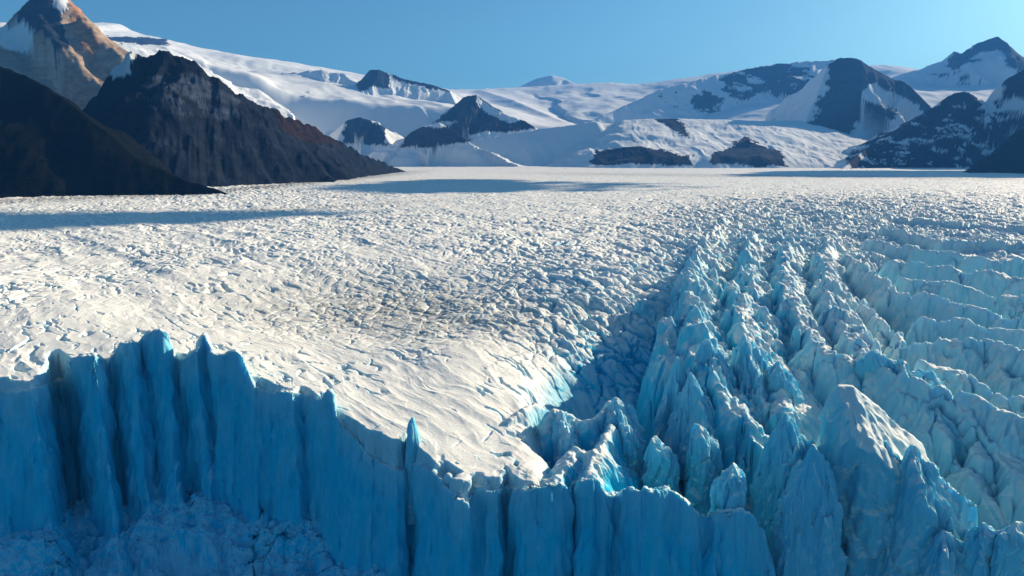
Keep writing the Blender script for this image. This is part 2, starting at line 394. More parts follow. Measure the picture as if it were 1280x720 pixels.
def attrs_for(x, y, z, X, Y, Z, s=None):
    """blue: steep freshly broken ice; level weathered ice is white"""
    du = np.stack([np.gradient(X, axis=1), np.gradient(Y, axis=1), np.gradient(Z, axis=1)], -1)
    dv = np.stack([np.gradient(X, axis=0), np.gradient(Y, axis=0), np.gradient(Z, axis=0)], -1)
    n = np.cross(du, dv); n /= np.linalg.norm(n, axis=-1, keepdims=True) + 1e-9
    return n

def displace(X, Y, Z, amp, seed=0):
    n = attrs_for(0, 0, 0, X, Y, Z)
    nz = np.where(n[..., 2:3] < 0, -n, n)
    steep = np.clip(1 - np.abs(n[..., 2]), 0, 1)
    a = amp * steep
    cl = sstep(-2, 6, np.interp(X / Y, uu, LINE) + 12 - Y)
    b1 = blocks(X / 8 + .03 * Z, Z / 26 + X * .02, 481 + seed); b2 = blocks(X / 3.1 + .05 * Z, Z / 8, 485 + seed)
    d = cl * (.3 * b1[0] + .15 * b2[0]) + 1.7 * cl * fbm3(X / 9, Y / 9, Z / 15, 3, 461 + seed) + .9 * fbm3(X / 3.2, Y / 3.2, Z / 11, 2, 401 + seed) + .4 * (1 - 2 * np.abs(n3(X / 2.6, Y / 2.6, Z / 12, 411 + seed))) + .12 * fbm3(X / 1.1, Y / 1.1, Z / 1.6, 2, 421 + seed)
    sc = (a * d)[..., None]
    return X + sc[..., 0] * nz[..., 0], Y + sc[..., 0] * nz[..., 1], Z + sc[..., 0] * nz[..., 2], n

def build_glacier():
    ncol = int(1400 * Q)
    u = np.concatenate([np.linspace(-1.35, -.80, 90, endpoint=False), np.linspace(-.80, .80, ncol), np.linspace(.80, 1.35, 91)[1:]])
    ly = np.interp(u, uu, LINE)
    n0, n1, n2_, n3_ = int(110 * Q), int(520 * Q), int(760 * Q), int(1000 * Q)
    y0 = 70 + (ly[None] - 48 - 70) * np.linspace(0, 1, n0, endpoint=False)[:, None]
    y1 = ly[None] - 48 + 66 * np.linspace(0, 1, n1, endpoint=False)[:, None]
    a = ly + 18; b = 560.0
    y2 = a[None] * (b / a[None]) ** np.linspace(0, 1, n2_, endpoint=False)[:, None]
    y3 = b * (7500 / b) ** (np.linspace(0, 1, n3_)[:, None] ** 1.08) * np.ones_like(u)[None]
    Y = np.concatenate([y0, y1, y2, y3]); X = u[None] * Y
    Z = glacier_height(X, Y)
    Z, s = cliff(X, Y, Z)
    fade = 1 - sstep(450, 700, Y)
    Xd, Yd, Zd, n = displace(X, Y, Z, 1.5 * fade)
    steep = 1 - np.abs(n[..., 2])
    px, py = proj(X, Y, Z)
    blue = sstep(.22, .8, steep) * mix(.40 + (.42 - .22 * sstep(.38, .52, u[None])) * sstep(.0, .08, u[None]) * (1 - sstep(600, 900, Y)) + .12 * sstep(.0, .08, u[None]) * (1 - sstep(.36, .50, u[None])) * (1 - sstep(330, 480, Y)), .85, sstep(6, -3, s)) + .65 * sstep(0, 12, -s)  # extra blue in right field and gully paints their shade darker
    blue = blue + .6 * sstep(.03, .08, u[None]) * (1 - sstep(.24, .30, u[None])) * sstep(-14, -30, Z) * sstep(0, 3, s)   # trough floor tinted blue to paint in its shade
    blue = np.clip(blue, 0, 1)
    dirt = np.exp(-((py - 388 - .03 * (px - 450)) / 40)**2) * np.exp(-((px - 500) / 210)**2) * sstep(-5, 5, s)
    ft = np.interp(px, [0, 240, 510, 700], [250, 241, 214, 205])
    nz_ = fbm(X / 60, Y / 140, 4, 88)
    dirt = dirt + 1.3 * np.exp(-((py - ft - 1.5 - 1.5 * nz_) / 2.6)**2) * sstep(560, 480, px)
    dirt = dirt + .75 * np.exp(-((py - 217 - .012 * (px - 700) - 1.2 * nz_) / 1.9)**2) * sstep(560, 800, px) + .5 * np.exp(-((py - 264 + .05 * (px - 300) - 2 * nz_) / 2.2)**2) * sstep(260, 340, px) * sstep(620, 480, px)
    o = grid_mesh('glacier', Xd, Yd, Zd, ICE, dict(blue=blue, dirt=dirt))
    o['kind'] = 'structure'; o['label'] = 'vast crevassed glacier with blue ice cliff in front'
    return o
build_glacier()

# ------------------------------------------------------------ single seracs
def serac(name, label, px, py, Y, z0, rot, a, b, k, tip=(0, 0), flare=1.35, seed=0, fl=1.0, group=None, pw=2.4, jag=.8, crest=(.8, .5), fn=.42):
    """a steep block of ice with a hipped top: k = fall of the roof to the (right, left, front, back)"""
    T = PY(px, py, Y); r = math.radians(rot)
    e1 = np.array((math.cos(r), math.sin(r))); e2 = np.array((-math.sin(r), math.cos(r)))
    nt_, ns, nc_ = int(170 * Q), int(110 * Q), int(46 * Q)
    th = np.linspace(0, 2 * math.pi, nt_, endpoint=False)
    c, s_ = np.cos(th), np.sin(th)
    R = (np.abs(c)**pw + np.abs(s_)**pw) ** (-1 / pw)
    R = R * (1 + .16 * n2(c * 1.7 + seed, s_ * 1.7, 71) + .07 * n2(c * 5 + seed, s_ * 5, 72))
    def roof(l1, l2):
        q1 = l1 - tip[0] + 1.2 * n2(l2 / 2.2, seed * 3.1, 75); q2 = l2 - tip[1] + 1.2 * n2(l1 / 2.2, seed * 5.3, 76)
        q1 = np.sign(q1) * np.sqrt(np.maximum(np.abs(q1) - crest[0] * .5, 0)**2 + .0 ); q2 = np.sign(q2) * np.maximum(np.abs(q2) - crest[1] * .5, 0)
        f = np.where(q1 > 0, k[0], k[1]) * np.abs(q1) + np.where(q2 < 0, k[2], k[3]) * np.abs(q2)
        an = np.arctan2(q2 * a, q1 * b + 1e-6); f = f * (1 + fn * (ridged(np.cos(an) * 2.4 + seed, np.sin(an) * 2.4 + f / 30, 3, 77) - .62) * 2)
        f = f + .9 * jag * (.5 - ridged(l1 / 5 + seed, l2 / 5, 3, 78)) * np.minimum(f / 3, 1.6) * 2
        f = f - fn * 3 * blocks(l1 / 3.6 + seed, l2 / 3.6, 79)[0] * np.minimum(f / 4, 1.)
        return T[2] - f + jag * (1.4 * n2(l1 / 2.6 + seed, l2 / 2.6, 73) + .6 * n2(l1 / 1.1 + seed, l2 / 1.1, 74)) * (1 - np.exp(-(q1 * q1 + q2 * q2) / 4))
    tt = np.concatenate([np.linspace(0, 1, ns), 1 + np.linspace(0, 1, nc_ + 1)[1:]])[:, None]
    side = np.clip(tt, 0, 1); cap = np.clip(tt - 1, 0, 1)
    sc = (flare + (1 - flare) * side ** .8) * (1 - cap * .998)
    l1 = a * R * c * sc + 0 * tt; l2 = b * R * s_ * sc + 0 * tt
    l1 = l1 + cap * tip[0] * .9; l2 = l2 + cap * tip[1] * .9
    top = roof(l1 / np.maximum(1, flare + (1 - flare) * side ** .8), l2 / np.maximum(1, flare + (1 - flare) * side ** .8))
    top = np.maximum(top, z0 + 4)
    z = np.where(tt < 1, z0 + (top - z0) * side, top)
    X = T[0] + (l1 - tip[0]) * e1[0] + (l2 - tip[1]) * e2[0]; Yy = T[1] + (l1 - tip[0]) * e1[1] + (l2 - tip[1]) * e2[1]
    # flutes and broken facets
    w = (1 - cap) * (.35 + .65 * (1 - side ** 6)) * fl * sstep(0, .06, np.minimum(th, 2 * math.pi - th))[None]
    dr = min(1, a / 6) * 2.2 * fbm3(X / 8, Yy / 8, z / 16, 2, 471 + seed) + 1.5 * fbm3(X / 6, Yy / 6, z / 22, 3, 431 + seed) + .9 * (.5 - np.abs(n3(X / 3, Yy / 3, z / 14, 441 + seed))) + .3 * fbm3(X / 1.3, Yy / 1.3, z / 2.5, 2, 451)
    arc = th[None] * (a + b) / 2; bb = blocks(arc / 4.4 + seed + 0 * z, z / 13, 491); b3 = blocks(arc / 1.9 + 0 * z, z / 5, 493)
    dr = dr + 1.3 * bb[0] - .9 * np.exp(-(bb[1] / .08)**2) + .5 * b3[0]
    ux = c * e1[0] + s_ * e2[0]; uy = c * e1[1] + s_ * e2[1]
    X = X + w * dr * ux; Yy = Yy + w * dr * uy
    n = attrs_for(0, 0, 0, X, Yy, z)
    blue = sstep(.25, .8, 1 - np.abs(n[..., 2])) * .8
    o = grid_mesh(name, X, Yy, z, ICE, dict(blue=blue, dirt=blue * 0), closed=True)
    # origin at the base
    co = np.empty(len(o.data.vertices) * 3, np.float32); o.data.vertices.foreach_get('co', co); co = co.reshape(-1, 3) - np.array((T[0], T[1], z0), np.float32)
    o.data.vertices.foreach_set('co', co.ravel()); o.location = (T[0], T[1], z0)
    o['kind'] = 'thing'; o['label'] = label; o['category'] = 'ice tower'
    if group: o['group'] = group
    return o
G = 'ice towers standing out of the glacier front'
serac('serac', 'largest serac with a broad sunlit top slope at lower right', 1054, 482, 230, -78, -4, 18, 15, (.84, 3.0, .70, 2.2), (-12, 8), 1.3, 1, group=G, crest=(5, 2), jag=.3, fn=.03)
serac('serac', 'blue pyramid shaped serac directly in front of the largest sunlit serac', 1020, 556, 207, -78, 5, 10, 9, (1.9, 2.1, 2.6, 1.6), (0, 0), 1.6, 2, group=G)
serac('serac', 'rounded shaded serac with a thin lit right edge, left of the largest serac', 982, 514, 234, -72, 10, 9, 8, (1.6, 2.0, 1.3, 2.4), (0, 3), 1.4, 3, group=G)
serac('serac', 'short pale knob of ice between the rounded front wall and the tall seracs', 917, 580, 204, -60, 20, 4.5, 4.5, (1.1, .9, 1.1, 1.5), (1, 0), 1.25, 4, group=G, jag=.9)
serac('serac', 'small white sunlit tooth standing in the blue gully', 818, 546, 243, -50, 10, 6, 5, (1.0, 3, 1.0, 2.), (-3, 1), 1.5, 5, group=G)
serac('serac', 'small sunlit tooth beside the lower spires, right one of a pair in the gully', 872, 530, 246, -50, 0, 6, 5, (.9, 3, .9, 2.), (-3, 1), 1.5, 6, group=G)
serac('ice_spire', 'slender blue spire left of the broad cone', 849, 446, 284, -38, 75, 9, 6.5, (1.8, 2.4, 3, 3), (0, 0), 1.7, 7, group=G)
serac('ice_spire', 'broad cone shaped spire with fluted shaded face above the gully', 866, 466, 268, -40, 12, 11, 10, (1.35, 2.6, 1.5, 2.4), (-3, 3), 1.3, 8, group=G)
serac('ice_spire', 'tall spire with a jagged white right edge above the gully', 884, 424, 292, -40, 8, 13, 17, (1.15, 2.6, .95, 2.6), (-5, 10), 1.25, 9, group=G, jag=1.1)
serac('ice_spire', 'spire with sunlit lower shoulder between the jagged spire and the block', 930, 418, 296, -38, 5, 14, 19, (1.1, 2.6, .85, 2.6), (-6, 11), 1.25, 10, group=G, jag=1.1)
serac('serac', 'grey rounded block of ice above the left neighbour of the largest serac', 975, 452, 282, -45, 30, 5, 8, (1.3, 1.3, 1.0, 1.0), (0, 2), 1.5, 11, group=G)
serac('ice_fin', 'thin jagged fin with a dark hollow, right of the largest serac', 1110, 552, 214, -70, -50, 8, 2.4, (1.2, 1.4, 2.6, 2.6), (-3, 0), 1.9, 12, group=G, jag=1.2)
serac('ice_fin', 'leaning fin with sunlit crest sloping down towards the right bottom corner', 1139, 556, 210, -78, -16, 14, 8, (1.1, 3, 1.2, 2.2), (-8, 3), 1.3, 13, group=G)
serac('serac', 'small blue block with a pointed left corner at the lower right', 1230, 654, 190, -82, 10, 5, 5, (.7, 1.6, 1.2, 1.4), (-2, 0), 1.3, 14, group=G)
serac('serac', 'blue block at the right edge next to the small pointed block', 1268, 652, 186, -82, 0, 6, 5.5, (.5, .7, 1.2, 1.4), (0, 0), 1.3, 15, group=G)
serac('serac', 'snow dusted knob on the crest right of the largest serac', 1163, 472, 282, -45, -30, 5.5, 4.5, (1.3, 1.1, 1.4, 1.6), (0, 0), 1.6, 16, group=G, jag=.9)
serac('ice_needle', 'thin dark needle of ice at the rim of the ice cliff', 516, 522, 240, -46, 60, 3.4, 2.6, (2.4, 2.6, 4, 4), (0, 0), 1.9, 17, group=G, fl=.4)
serac('ice_needle', 'low sharp needle at the cliff rim left of the rounded bulge', 574, 576, 229, -50, 85, 3.0, 1.6, (1.6, 2.2, 2.5, 3), (0, 0), 1.6, 18, group=G, fl=.4)
serac('ice_spire', 'sunlit pinnacle on top of the white mound in the gully', 767, 497, 264, -45, 10, 7, 9, (1.0, 3, .8, 2), (-3, 5), 1.3, 19, group=G)
serac('ice_spire', 'pointed pinnacle at the left end of the white mound in the gully', 700, 512, 262, -45, 10, 7, 8, (.8, 2.2, .7, 2), (-3, 4), 1.3, 20, group=G)
serac('serac', 'rounded white serac at the cliff rim between two blue notches', 745, 578, 226, -50, 20, 3.4, 3.4, (1.0, 1.2, 1.3, 1.4), (0, 0), 1.4, 21, group=G)

serac('ice_fin', 'long shaded fin with a lit crest running down past the right edge', 1222, 503, 262, -55, -38, 26, 6, (.72, 2.4, 2.4, 1.6), (-20, 1), 1.35, 22, group=G, jag=.7)
serac('ice_fin', 'dark shaded fin left of the long lit crest at lower right', 1180, 520, 256, -58, -50, 24, 7, (.9, 2.2, 2.2, 1.8), (-16, 1), 1.4, 23, group=G, jag=.7)
serac('serac', 'low shaded ice block beneath the leaning fin at the bottom edge', 1176, 662, 196, -82, -20, 9, 7, (.8, 1.8, 1.4, 1.2), (-3, 0), 1.3, 25, group=G)
serac('serac', 'wide shaded ice block with a snow crusted edge behind the largest serac', 1092, 438, 290, -45, -30, 19, 9, (.35, 1.6, 2.8, 1.2), (-10, -5), 1.15, 24, group=G, jag=.8)

# ------------------------------------------------------------ mountains
def pip(px, py, poly):
    ins = np.zeros(px.shape, bool)
    n = len(poly)
    for i in range(n):
        x1, y1 = poly[i]; x2, y2 = poly[(i + 1) % n]
        c = ((y1 > py) != (y2 > py)) & (px < (x2 - x1) * (py - y1) / (y2 - y1 + 1e-12) + x1)
        ins ^= c
    return ins
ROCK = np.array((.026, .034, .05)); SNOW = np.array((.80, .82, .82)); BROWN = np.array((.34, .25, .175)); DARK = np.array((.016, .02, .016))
def mountain(name, label, ridges, foot, nx, ny, span, yr, mat, size=400, rel=.25, rib=.25, paints=(), base=SNOW, edge=4., rk0=0., seed=0, kind_noise=1.0, fine=.05):
    """ridges: (crest [(px,py,Y),...], fall towards us, fall away[, sideways squeeze])"""
    x0, x1 = span
    u = np.linspace((x0 - 640) / F, (x1 - 640) / F, nx)
    yy = np.linspace(yr[0], yr[1], ny)
    X = u[None] * 1.02 * yy[:, None]; Y = yy[:, None] * np.ones(nx)[None]
    wx = X + .45 * size * fbm(X / size / 1.3, Y / size / 1.3, 4, seed + 1); wy = Y + .45 * size * fbm(X / size / 1.3, Y / size / 1.3, 4, seed + 2)
    H = None
    for rd_ in ridges:
        pl, sf, sb = rd_[:3]; fx = rd_[3] if len(rd_) > 3 else 1.0
        pts = [PY(*q) for q in pl]
        d0 = seg_dist(X, Y, pts, fx=fx)
        d1 = seg_dist(wx, wy, pts, True, fx)
        w = sstep(0, size * .8, d0[0])
        d = mix(d0[0], d1[0], w); z = mix(d0[1], d1[1], w)
        sd = d0[2]
        sl = np.where(sd < 0, sf, sb); 
        ribn = ridged(d1[3] / size * 1.6, d / size * .35, 4, seed + 30, .6)
        dd = np.minimum(d, size * 2)
        h = z - sl * d + rib * sl * dd * (ribn - .75) * 1.6 + rib * .25 * size * (ridged(d1[3] / size * 4, d / size, 3, seed + 40) - .75) * sstep(0, size * .25, d)
        H = h if H is None else smoothmax(H, h, size * .05)
    above = np.clip(H - foot, 0, None)
    H2 = H + rel * size * .5 * fbm(wx / size, wy / size, 5, seed + 5) * sstep(0, .3 * size, d) * sstep(0, .4 * size, above)
    H2 = H2 + fine * size * (ridged(X / size * 4.3, Y / size * 4.3, 4, seed + 8) - .6) * sstep(0, .2 * size, above)
    eu = np.minimum(np.linspace(0, 1, nx)[None], np.linspace(1, 0, nx)[None]); ev = np.minimum(np.linspace(0, 1, ny)[:, None], np.linspace(1, 0, ny)[:, None])
    e = sstep(0, .08, eu) * sstep(0, .08, ev)
    H2 = mix(foot - 60., np.maximum(H2, foot - 60.), e)
    px, py = proj(X, Y, H2)
    col = np.ones(X.shape + (3,)) * base
    rock = np.full(X.shape, float(rk0))
    q = size
    jx = edge * 2 * fbm(X / q * 4, H2 / q * 7 + Y / q * 2, 6, seed + 11, .68); jy = edge * 1.5 * fbm(X / q * 4, H2 / q * 7 + Y / q * 2, 6, seed + 12, .68)
    nn = .6 * fbm(X / q * 3.3, Y / q * 2 + H2 / q * 7, 6, seed + 15, .7) + .5 * (ridged(X / q * 2.2 + H2 / q * 2, Y / q + H2 / q * 6, 4, seed + 19) - .6)
    for poly, c, r, dens in paints:
        m = pip(px + jx * 1.6, py + jy, poly)
        if dens < 1: m = m & (nn > np.interp(dens, [0, 1], [.55, -.55]))
        col[m] = c; rock[m] = r
    o = grid_mesh(name, X, Y, H2, mat, dict(albedo=col, rock=rock))
    o['kind'] = 'structure'; o['label'] = label
    return o
HN, HF = HILL_NEAR, HILL_FAR
mountain('snow_plateau', 'broad white snow plateau along the far skyline', [
   ([(-300,60,9500),(110,34,9500),(128,28,9500),(150,30,9500),(165,38,9500),(200,47,9500),(240,56,9700),(300,69,10000),(360,76,10500),(430,87,11000),(560,112,12000),(650,108,12500),(760,104,12500),(800,104,12500),(880,94,12500),(960,82,12500),(1045,78,12500),(1150,100,13000),(1600,90,13000)], .20, .3),
   ([(655,106,13600),(672,98,13800),(690,94,13800),(705,97,13800),(722,104,13600)], .5, .5),
   ([(600,112,11500),(640,124,10500),(700,150,8600)], .22, .22)],
   0, 1000, 300, (-400, 1700), (6200, 15000), HF, size=1300, rel=.06, rib=.05, seed=500, edge=3, fine=.012,
   paints=[([(112,42),(210,49),(214,57),(160,53),(115,50)], ROCK * 1.3, 1, 1), ([(625,104),(660,110),(740,112),(735,118),(650,116)], ROCK * 3, .5, .15)])
mountain('snow_ridge', 'sunlit white snow slope behind the dark rock mountain on the left', [
   ([(60,60,6200),(110,44,6400),(150,52,6600),(210,62,6800),(262,80,7000),(300,96,7100),(325,110,7200),(350,135,7300),(380,160,7300)], .34, .4),
   ],
   0, 460, 260, (-60, 560), (4300, 8200), HF, size=700, rel=.15, rib=.12, seed=700, fine=.03,
   paints=[([(110,42),(150,44),(205,48),(212,56),(160,53),(118,50)], ROCK * 1.3, 1, 1)])
mountain('snowy_mountain', 'snowy mountain with a small dark rocky top left of centre', [
   ([(318,150,7600),(338,110,7900),(352,92,8000),(400,89,8100),(430,92,8100),(446,103,8000),(458,92,8000),(465,87,8000),(474,87,8000),(484,91,8000),(500,97,8000),(522,101,8000),(545,106,8000),(561,111,8000),(575,140,7600),(640,170,7300)], .66, .5),
   ([(440,128,7200),(400,142,6900),(360,158,6500)], .7, .4), ([(420,180,6000),(432,152,6200),(450,146,6200),(472,152,6200),(487,180,6000)], .75, .6)],
   0, 620, 300, (230, 760), (5000, 9600), HF, size=600, rel=.16, rib=.30, seed=520, edge=3,
   paints=[([(444,110),(450,95),(462,82),(482,82),(490,100),(484,112),(468,108),(456,114),(446,116)], ROCK, 1, 1), ([(480,86),(520,97),(564,108),(562,115),(520,106),(500,102)], ROCK, 1, .9),
           ([(424,180),(430,150),(445,142),(464,144),(466,152),(482,158),(482,180),(455,180)], ROCK, 1, .97), ([(345,92),(440,92),(440,100),(350,100)], ROCK * 2, 1, .2)])
mountain('rocky_peak', 'brown rocky peak with a snow streaked right flank in mid distance', [
   ([(530,165,5900),(552,146,6100),(568,132,6200),(578,122,6200),(586,117,6200),(596,117,6200),(604,124,6200),(616,133,6150),(630,142,6100),(650,150,6050),(672,159,6000),(690,172,5900)], .80, .6),
   ([(506,176,5400),(514,164,5450),(530,158,5500),(550,154,5500),(562,160,5500),(574,168,5450),(590,180,5400)], .85, .5)],
   0, 460, 240, (430, 780), (4600, 7200), HF, size=330, rel=.25, rib=.42, seed=540, edge=2.5, base=SNOW,
   paints=[([(544,152),(566,130),(585,112),(600,114),(626,136),(674,158),(650,164),(600,166),(560,172),(552,160)], ROCK * np.array((1.6,1.4,1.3)), 1, 1),
           ([(504,184),(507,165),(528,154),(556,150),(574,164),(590,176),(570,180),(540,184)], ROCK * np.array((1.8,1.3,1.1)), 1, 1),
           ([(594,118),(612,132),(650,150),(640,153),(612,144),(600,134)], SNOW, 0, .75), ([(526,158),(545,152),(570,152),(560,158),(545,160)], SNOW, 0, .7)])
mountain('snow_dome', 'low smooth snow dome with dark rock outcrops at its foot', [
   ([(500,197,5500),(540,188,5600),(575,180,5700),(640,166,5800),(700,157,5850),(745,152,5900)], .80, .3),
   ([(780,150,6000),(850,149,6000),(920,150,6100),(1000,150,6500)], .26, .2, 1.8),
   ([(738,190,5250),(800,184,5250),(862,190,5250)], .7, .3), ([(886,196,5200),(915,184,5250),(935,174,5250),(955,182,5250),(985,200,5200)], .75, .5)],
   0, 760, 260, (430, 1180), (4500, 8600), HF, size=420, rel=.06, rib=.08, seed=560, edge=3, fine=.015,
   paints=[([(736,202),(744,188),(770,186),(800,183),(830,188),(864,194),(866,206),(738,206)], ROCK * .9, 1, .9), ([(884,206),(890,192),(915,182),(928,170),(938,176),(956,181),(975,190),(990,208)], ROCK, 1, .97),
           ([(818,150),(830,146),(848,149),(858,160),(862,174),(850,168),(838,157)], ROCK, 1, .92), ([(700,180),(745,165),(800,178),(790,190),(720,190)], ROCK * 3, 1, .12)])
mountain('snow_covered_mountain', 'flat topped snow mountain with blue rock bands right of centre', [
   ([(740,150,8300),(790,128,8700),(830,110,9000),(865,102,9200),(900,93,9400),(960,81,9600),(1010,76,9600),(1050,74,9600),(1100,95,9600)], .70, .4)],
   0, 560, 260, (660, 1240), (6400, 11200), HF, size=700, rel=.22, rib=.40, seed=580, edge=4,
   paints=[([(900,98),(930,82),(965,78),(1000,84),(1026,96),(1010,122),(985,130),(960,114),(930,126),(905,114)], ROCK, 1, .62),
           ([(862,122),(880,112),(908,124),(902,142),(872,140)], ROCK, 1, .6), ([(806,106),(845,110),(850,138),(815,128)], ROCK * 1.2, 1, .33), ([(900,90),(1040,74),(1040,90),(960,90)], ROCK, 1, .3)])
mountain('high_snowy_peak', 'tallest snowy peak at the far right with rocky summit', [
   ([(1040,150,9000),(1080,118,9200),(1115,97,9400),(1150,86,9500),(1178,76,9500),(1186,70,9500),(1193,63,9500),(1200,66,9500),(1208,66,9500),(1216,56,9500),(1230,51,9500),(1240,48,9500),(1247,46,9500),(1256,52,9500),(1266,62,9500),(1280,72,9500),(1310,70,9500),(1360,56,9500),(1500,90,9500)], .72, .5)],
   0, 520, 280, (960, 1560), (6600, 11600), HF, size=650, rel=.22, rib=.38, seed=600, edge=4,
   paints=[([(1180,76),(1192,58),(1210,58),(1246,40),(1272,60),(1296,78),(1280,92),(1262,86),(1250,66),(1228,66),(1210,78),(1195,88)], ROCK, 1, .88),
           ([(1160,96),(1200,90),(1240,110),(1240,140),(1170,130)], ROCK, 1, .42)])
mountain('dark_rock_mountain', 'dark rock mountain streaked with snow left of the high peak', [
   ([(985,190,6300),(1004,160,6500),(1018,128,6700),(1028,100,6800),(1036,80,6900),(1046,73,6900),(1062,71,6900),(1076,74,6900),(1092,86,6900),(1106,93,6900),(1116,98,6900),(1130,102,6850),(1145,114,6800),(1160,130,6700),(1180,150,6600)], .92, .7)],
   0, 520, 300, (920, 1280), (5300, 8400), HF, size=420, rel=.25, rib=.42, seed=620, edge=4, base=SNOW,
   paints=[([(1030,90),(1036,68),(1072,64),(1110,88),(1130,98),(1172,134),(1160,142),(1140,128),(1118,112),(1105,112),(1096,104),(1080,110),(1074,122),(1092,128),(1122,140),(1116,150),(1090,142),(1078,140),(1070,160),(1050,178),(1020,178),(1008,152),(1030,140),(1020,128),(1036,110)], ROCK * .75, 1, .93),
           ([(1000,150),(1080,110),(1140,140),(1080,190),(1010,190)], ROCK * .8, 1, .25)])
mountain('snow_slope', 'long shaded snowy ridge low on the far right', [
   ([(1050,214,4400),(1070,196,4700),(1084,184,4900),(1110,172,5000),(1125,160,5100),(1140,150,5200),(1165,138,5300),(1180,124,5350),(1192,117,5400),(1205,114,5400),(1216,118,5400),(1232,128,5400),(1244,124,5400),(1254,108,5400),(1264,95,5400),(1285,84,5400),(1340,60,5400),(1500,60,5400)], .80, .5)],
   0, 540, 320, (980, 1560), (3700, 6800), HF, size=380, rel=.25, rib=.45, seed=640, edge=4,
   paints=[([(1060,192),(1110,165),(1140,144),(1190,112),(1210,110),(1224,124),(1230,150),(1280,190),(1280,214),(1060,214)], ROCK * .9, 1, .62),
           ([(1244,134),(1258,94),(1290,80),(1460,50),(1460,140),(1300,130),(1268,120)], ROCK * .8, 1, .8), ([(1230,140),(1400,130),(1400,214),(1250,200)], ROCK * .9, 1, .5)])
mountain('dark_hill', 'small black hill at the right edge of the glacier', [
   ([(1190,225,3400),(1222,210,3450),(1240,196,3500),(1258,180,3500),(1282,158,3500),(1340,130,3500),(1600,90,3500)], .75, .6)],
   0, 220, 120, (1120, 1600), (2500, 4600), HN, size=200, rel=.2, rib=.25, seed=660, base=DARK * .4, rk0=1)
mountain('brown_mountain', 'tall brown scree mountain with a snow ledge at top left', [
   ([(-420,200,2700),(-140,104,3070),(-40,66,3355),(5,50,3506),(20,42,3560),(26,18,3590),(38,-2,3630),(60,-24,3720),(80,-10,3800),(88,6,3830),(100,24,3870),(112,42,3920),(124,68,3980),(140,110,4060),(160,160,4160)], .80, .6),
   ([(-600,34,4600),(-60,35,4600),(10,34,4600),(40,36,4600)], .8, .5)],
   0, 520, 340, (-620, 340), (1900, 6200), HN, size=330, rel=.16, rib=.18, fine=.09, seed=680, base=BROWN, rk0=.75, edge=3,
   paints=[([(20,40),(22,14),(36,-10),(62,-20),(76,20),(88,60),(66,66),(56,44),(36,36)], ROCK, 1, .93), ([(56,-24),(76,-24),(84,10),(74,20)], SNOW * .9, 0, .9), ([(-600,30),(30,30),(42,44),(36,66),(10,60),(-60,54),(-600,54)], SNOW, 0, 1),
           ([(36,66),(64,50),(84,90),(104,120),(132,158),(122,160),(90,130),(60,96)], BROWN * np.array((1.3,1.45,1.6)), .5, .75), ([(84,0),(94,0),(124,60),(122,80),(104,66),(92,40)], BROWN * np.array((1.1,.8,.6)), 1, 1)])
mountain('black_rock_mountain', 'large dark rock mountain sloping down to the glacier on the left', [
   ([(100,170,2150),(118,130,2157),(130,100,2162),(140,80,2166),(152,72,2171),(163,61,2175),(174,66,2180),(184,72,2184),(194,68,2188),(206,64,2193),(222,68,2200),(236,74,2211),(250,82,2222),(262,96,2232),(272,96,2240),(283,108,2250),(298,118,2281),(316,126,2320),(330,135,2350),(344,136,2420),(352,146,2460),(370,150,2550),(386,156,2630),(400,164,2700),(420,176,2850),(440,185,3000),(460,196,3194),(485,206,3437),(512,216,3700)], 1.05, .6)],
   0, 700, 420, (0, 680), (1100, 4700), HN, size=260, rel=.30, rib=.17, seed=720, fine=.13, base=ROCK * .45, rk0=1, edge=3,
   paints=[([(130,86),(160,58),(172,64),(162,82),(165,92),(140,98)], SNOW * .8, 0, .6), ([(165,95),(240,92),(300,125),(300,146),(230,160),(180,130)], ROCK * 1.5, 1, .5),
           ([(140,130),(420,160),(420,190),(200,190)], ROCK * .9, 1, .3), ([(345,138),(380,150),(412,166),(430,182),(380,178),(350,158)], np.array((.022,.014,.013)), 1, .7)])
mountain('wooded_slope', 'black green hillside rising at the left edge', [
   ([(-600,-10,1800),(-200,20,1650),(-60,60,1650),(0,82,1650),(30,94,1640),(60,108,1620),(100,138,1600),(135,166,1580),(170,196,1570),(220,220,1560),(300,246,1540)], .72, .6)],
   0, 560, 280, (-560, 460), (900, 2500), HN, size=140, rel=.25, rib=.22, seed=740, base=DARK * .28, rk0=1)

# ------------------------------------------------------------ lake in front
lm, nt, b = new_mat('lake_water')
b.inputs['Base Color'].default_value = (.05, .16, .2, 1); b.inputs['Roughness'].default_value = .12
bp = N(nt, 'ShaderNodeBump'); bp.inputs['Strength'].default_value = .3; g_ = N(nt, 'ShaderNodeNewGeometry')
nt.links.new(noise_tex(nt, g_.outputs['Position'], .3), bp.inputs['Height']); nt.links.new(bp.outputs[0], b.inputs['Normal'])
lx, ly_ = np.meshgrid(np.linspace(-9000, 9000, 30), np.linspace(-3000, 15500, 30))
o = grid_mesh('lake', lx, ly_, np.full(lx.shape, -95.), lm); o['kind'] = 'structure'; o['label'] = 'dark lake water below the ice cliff'

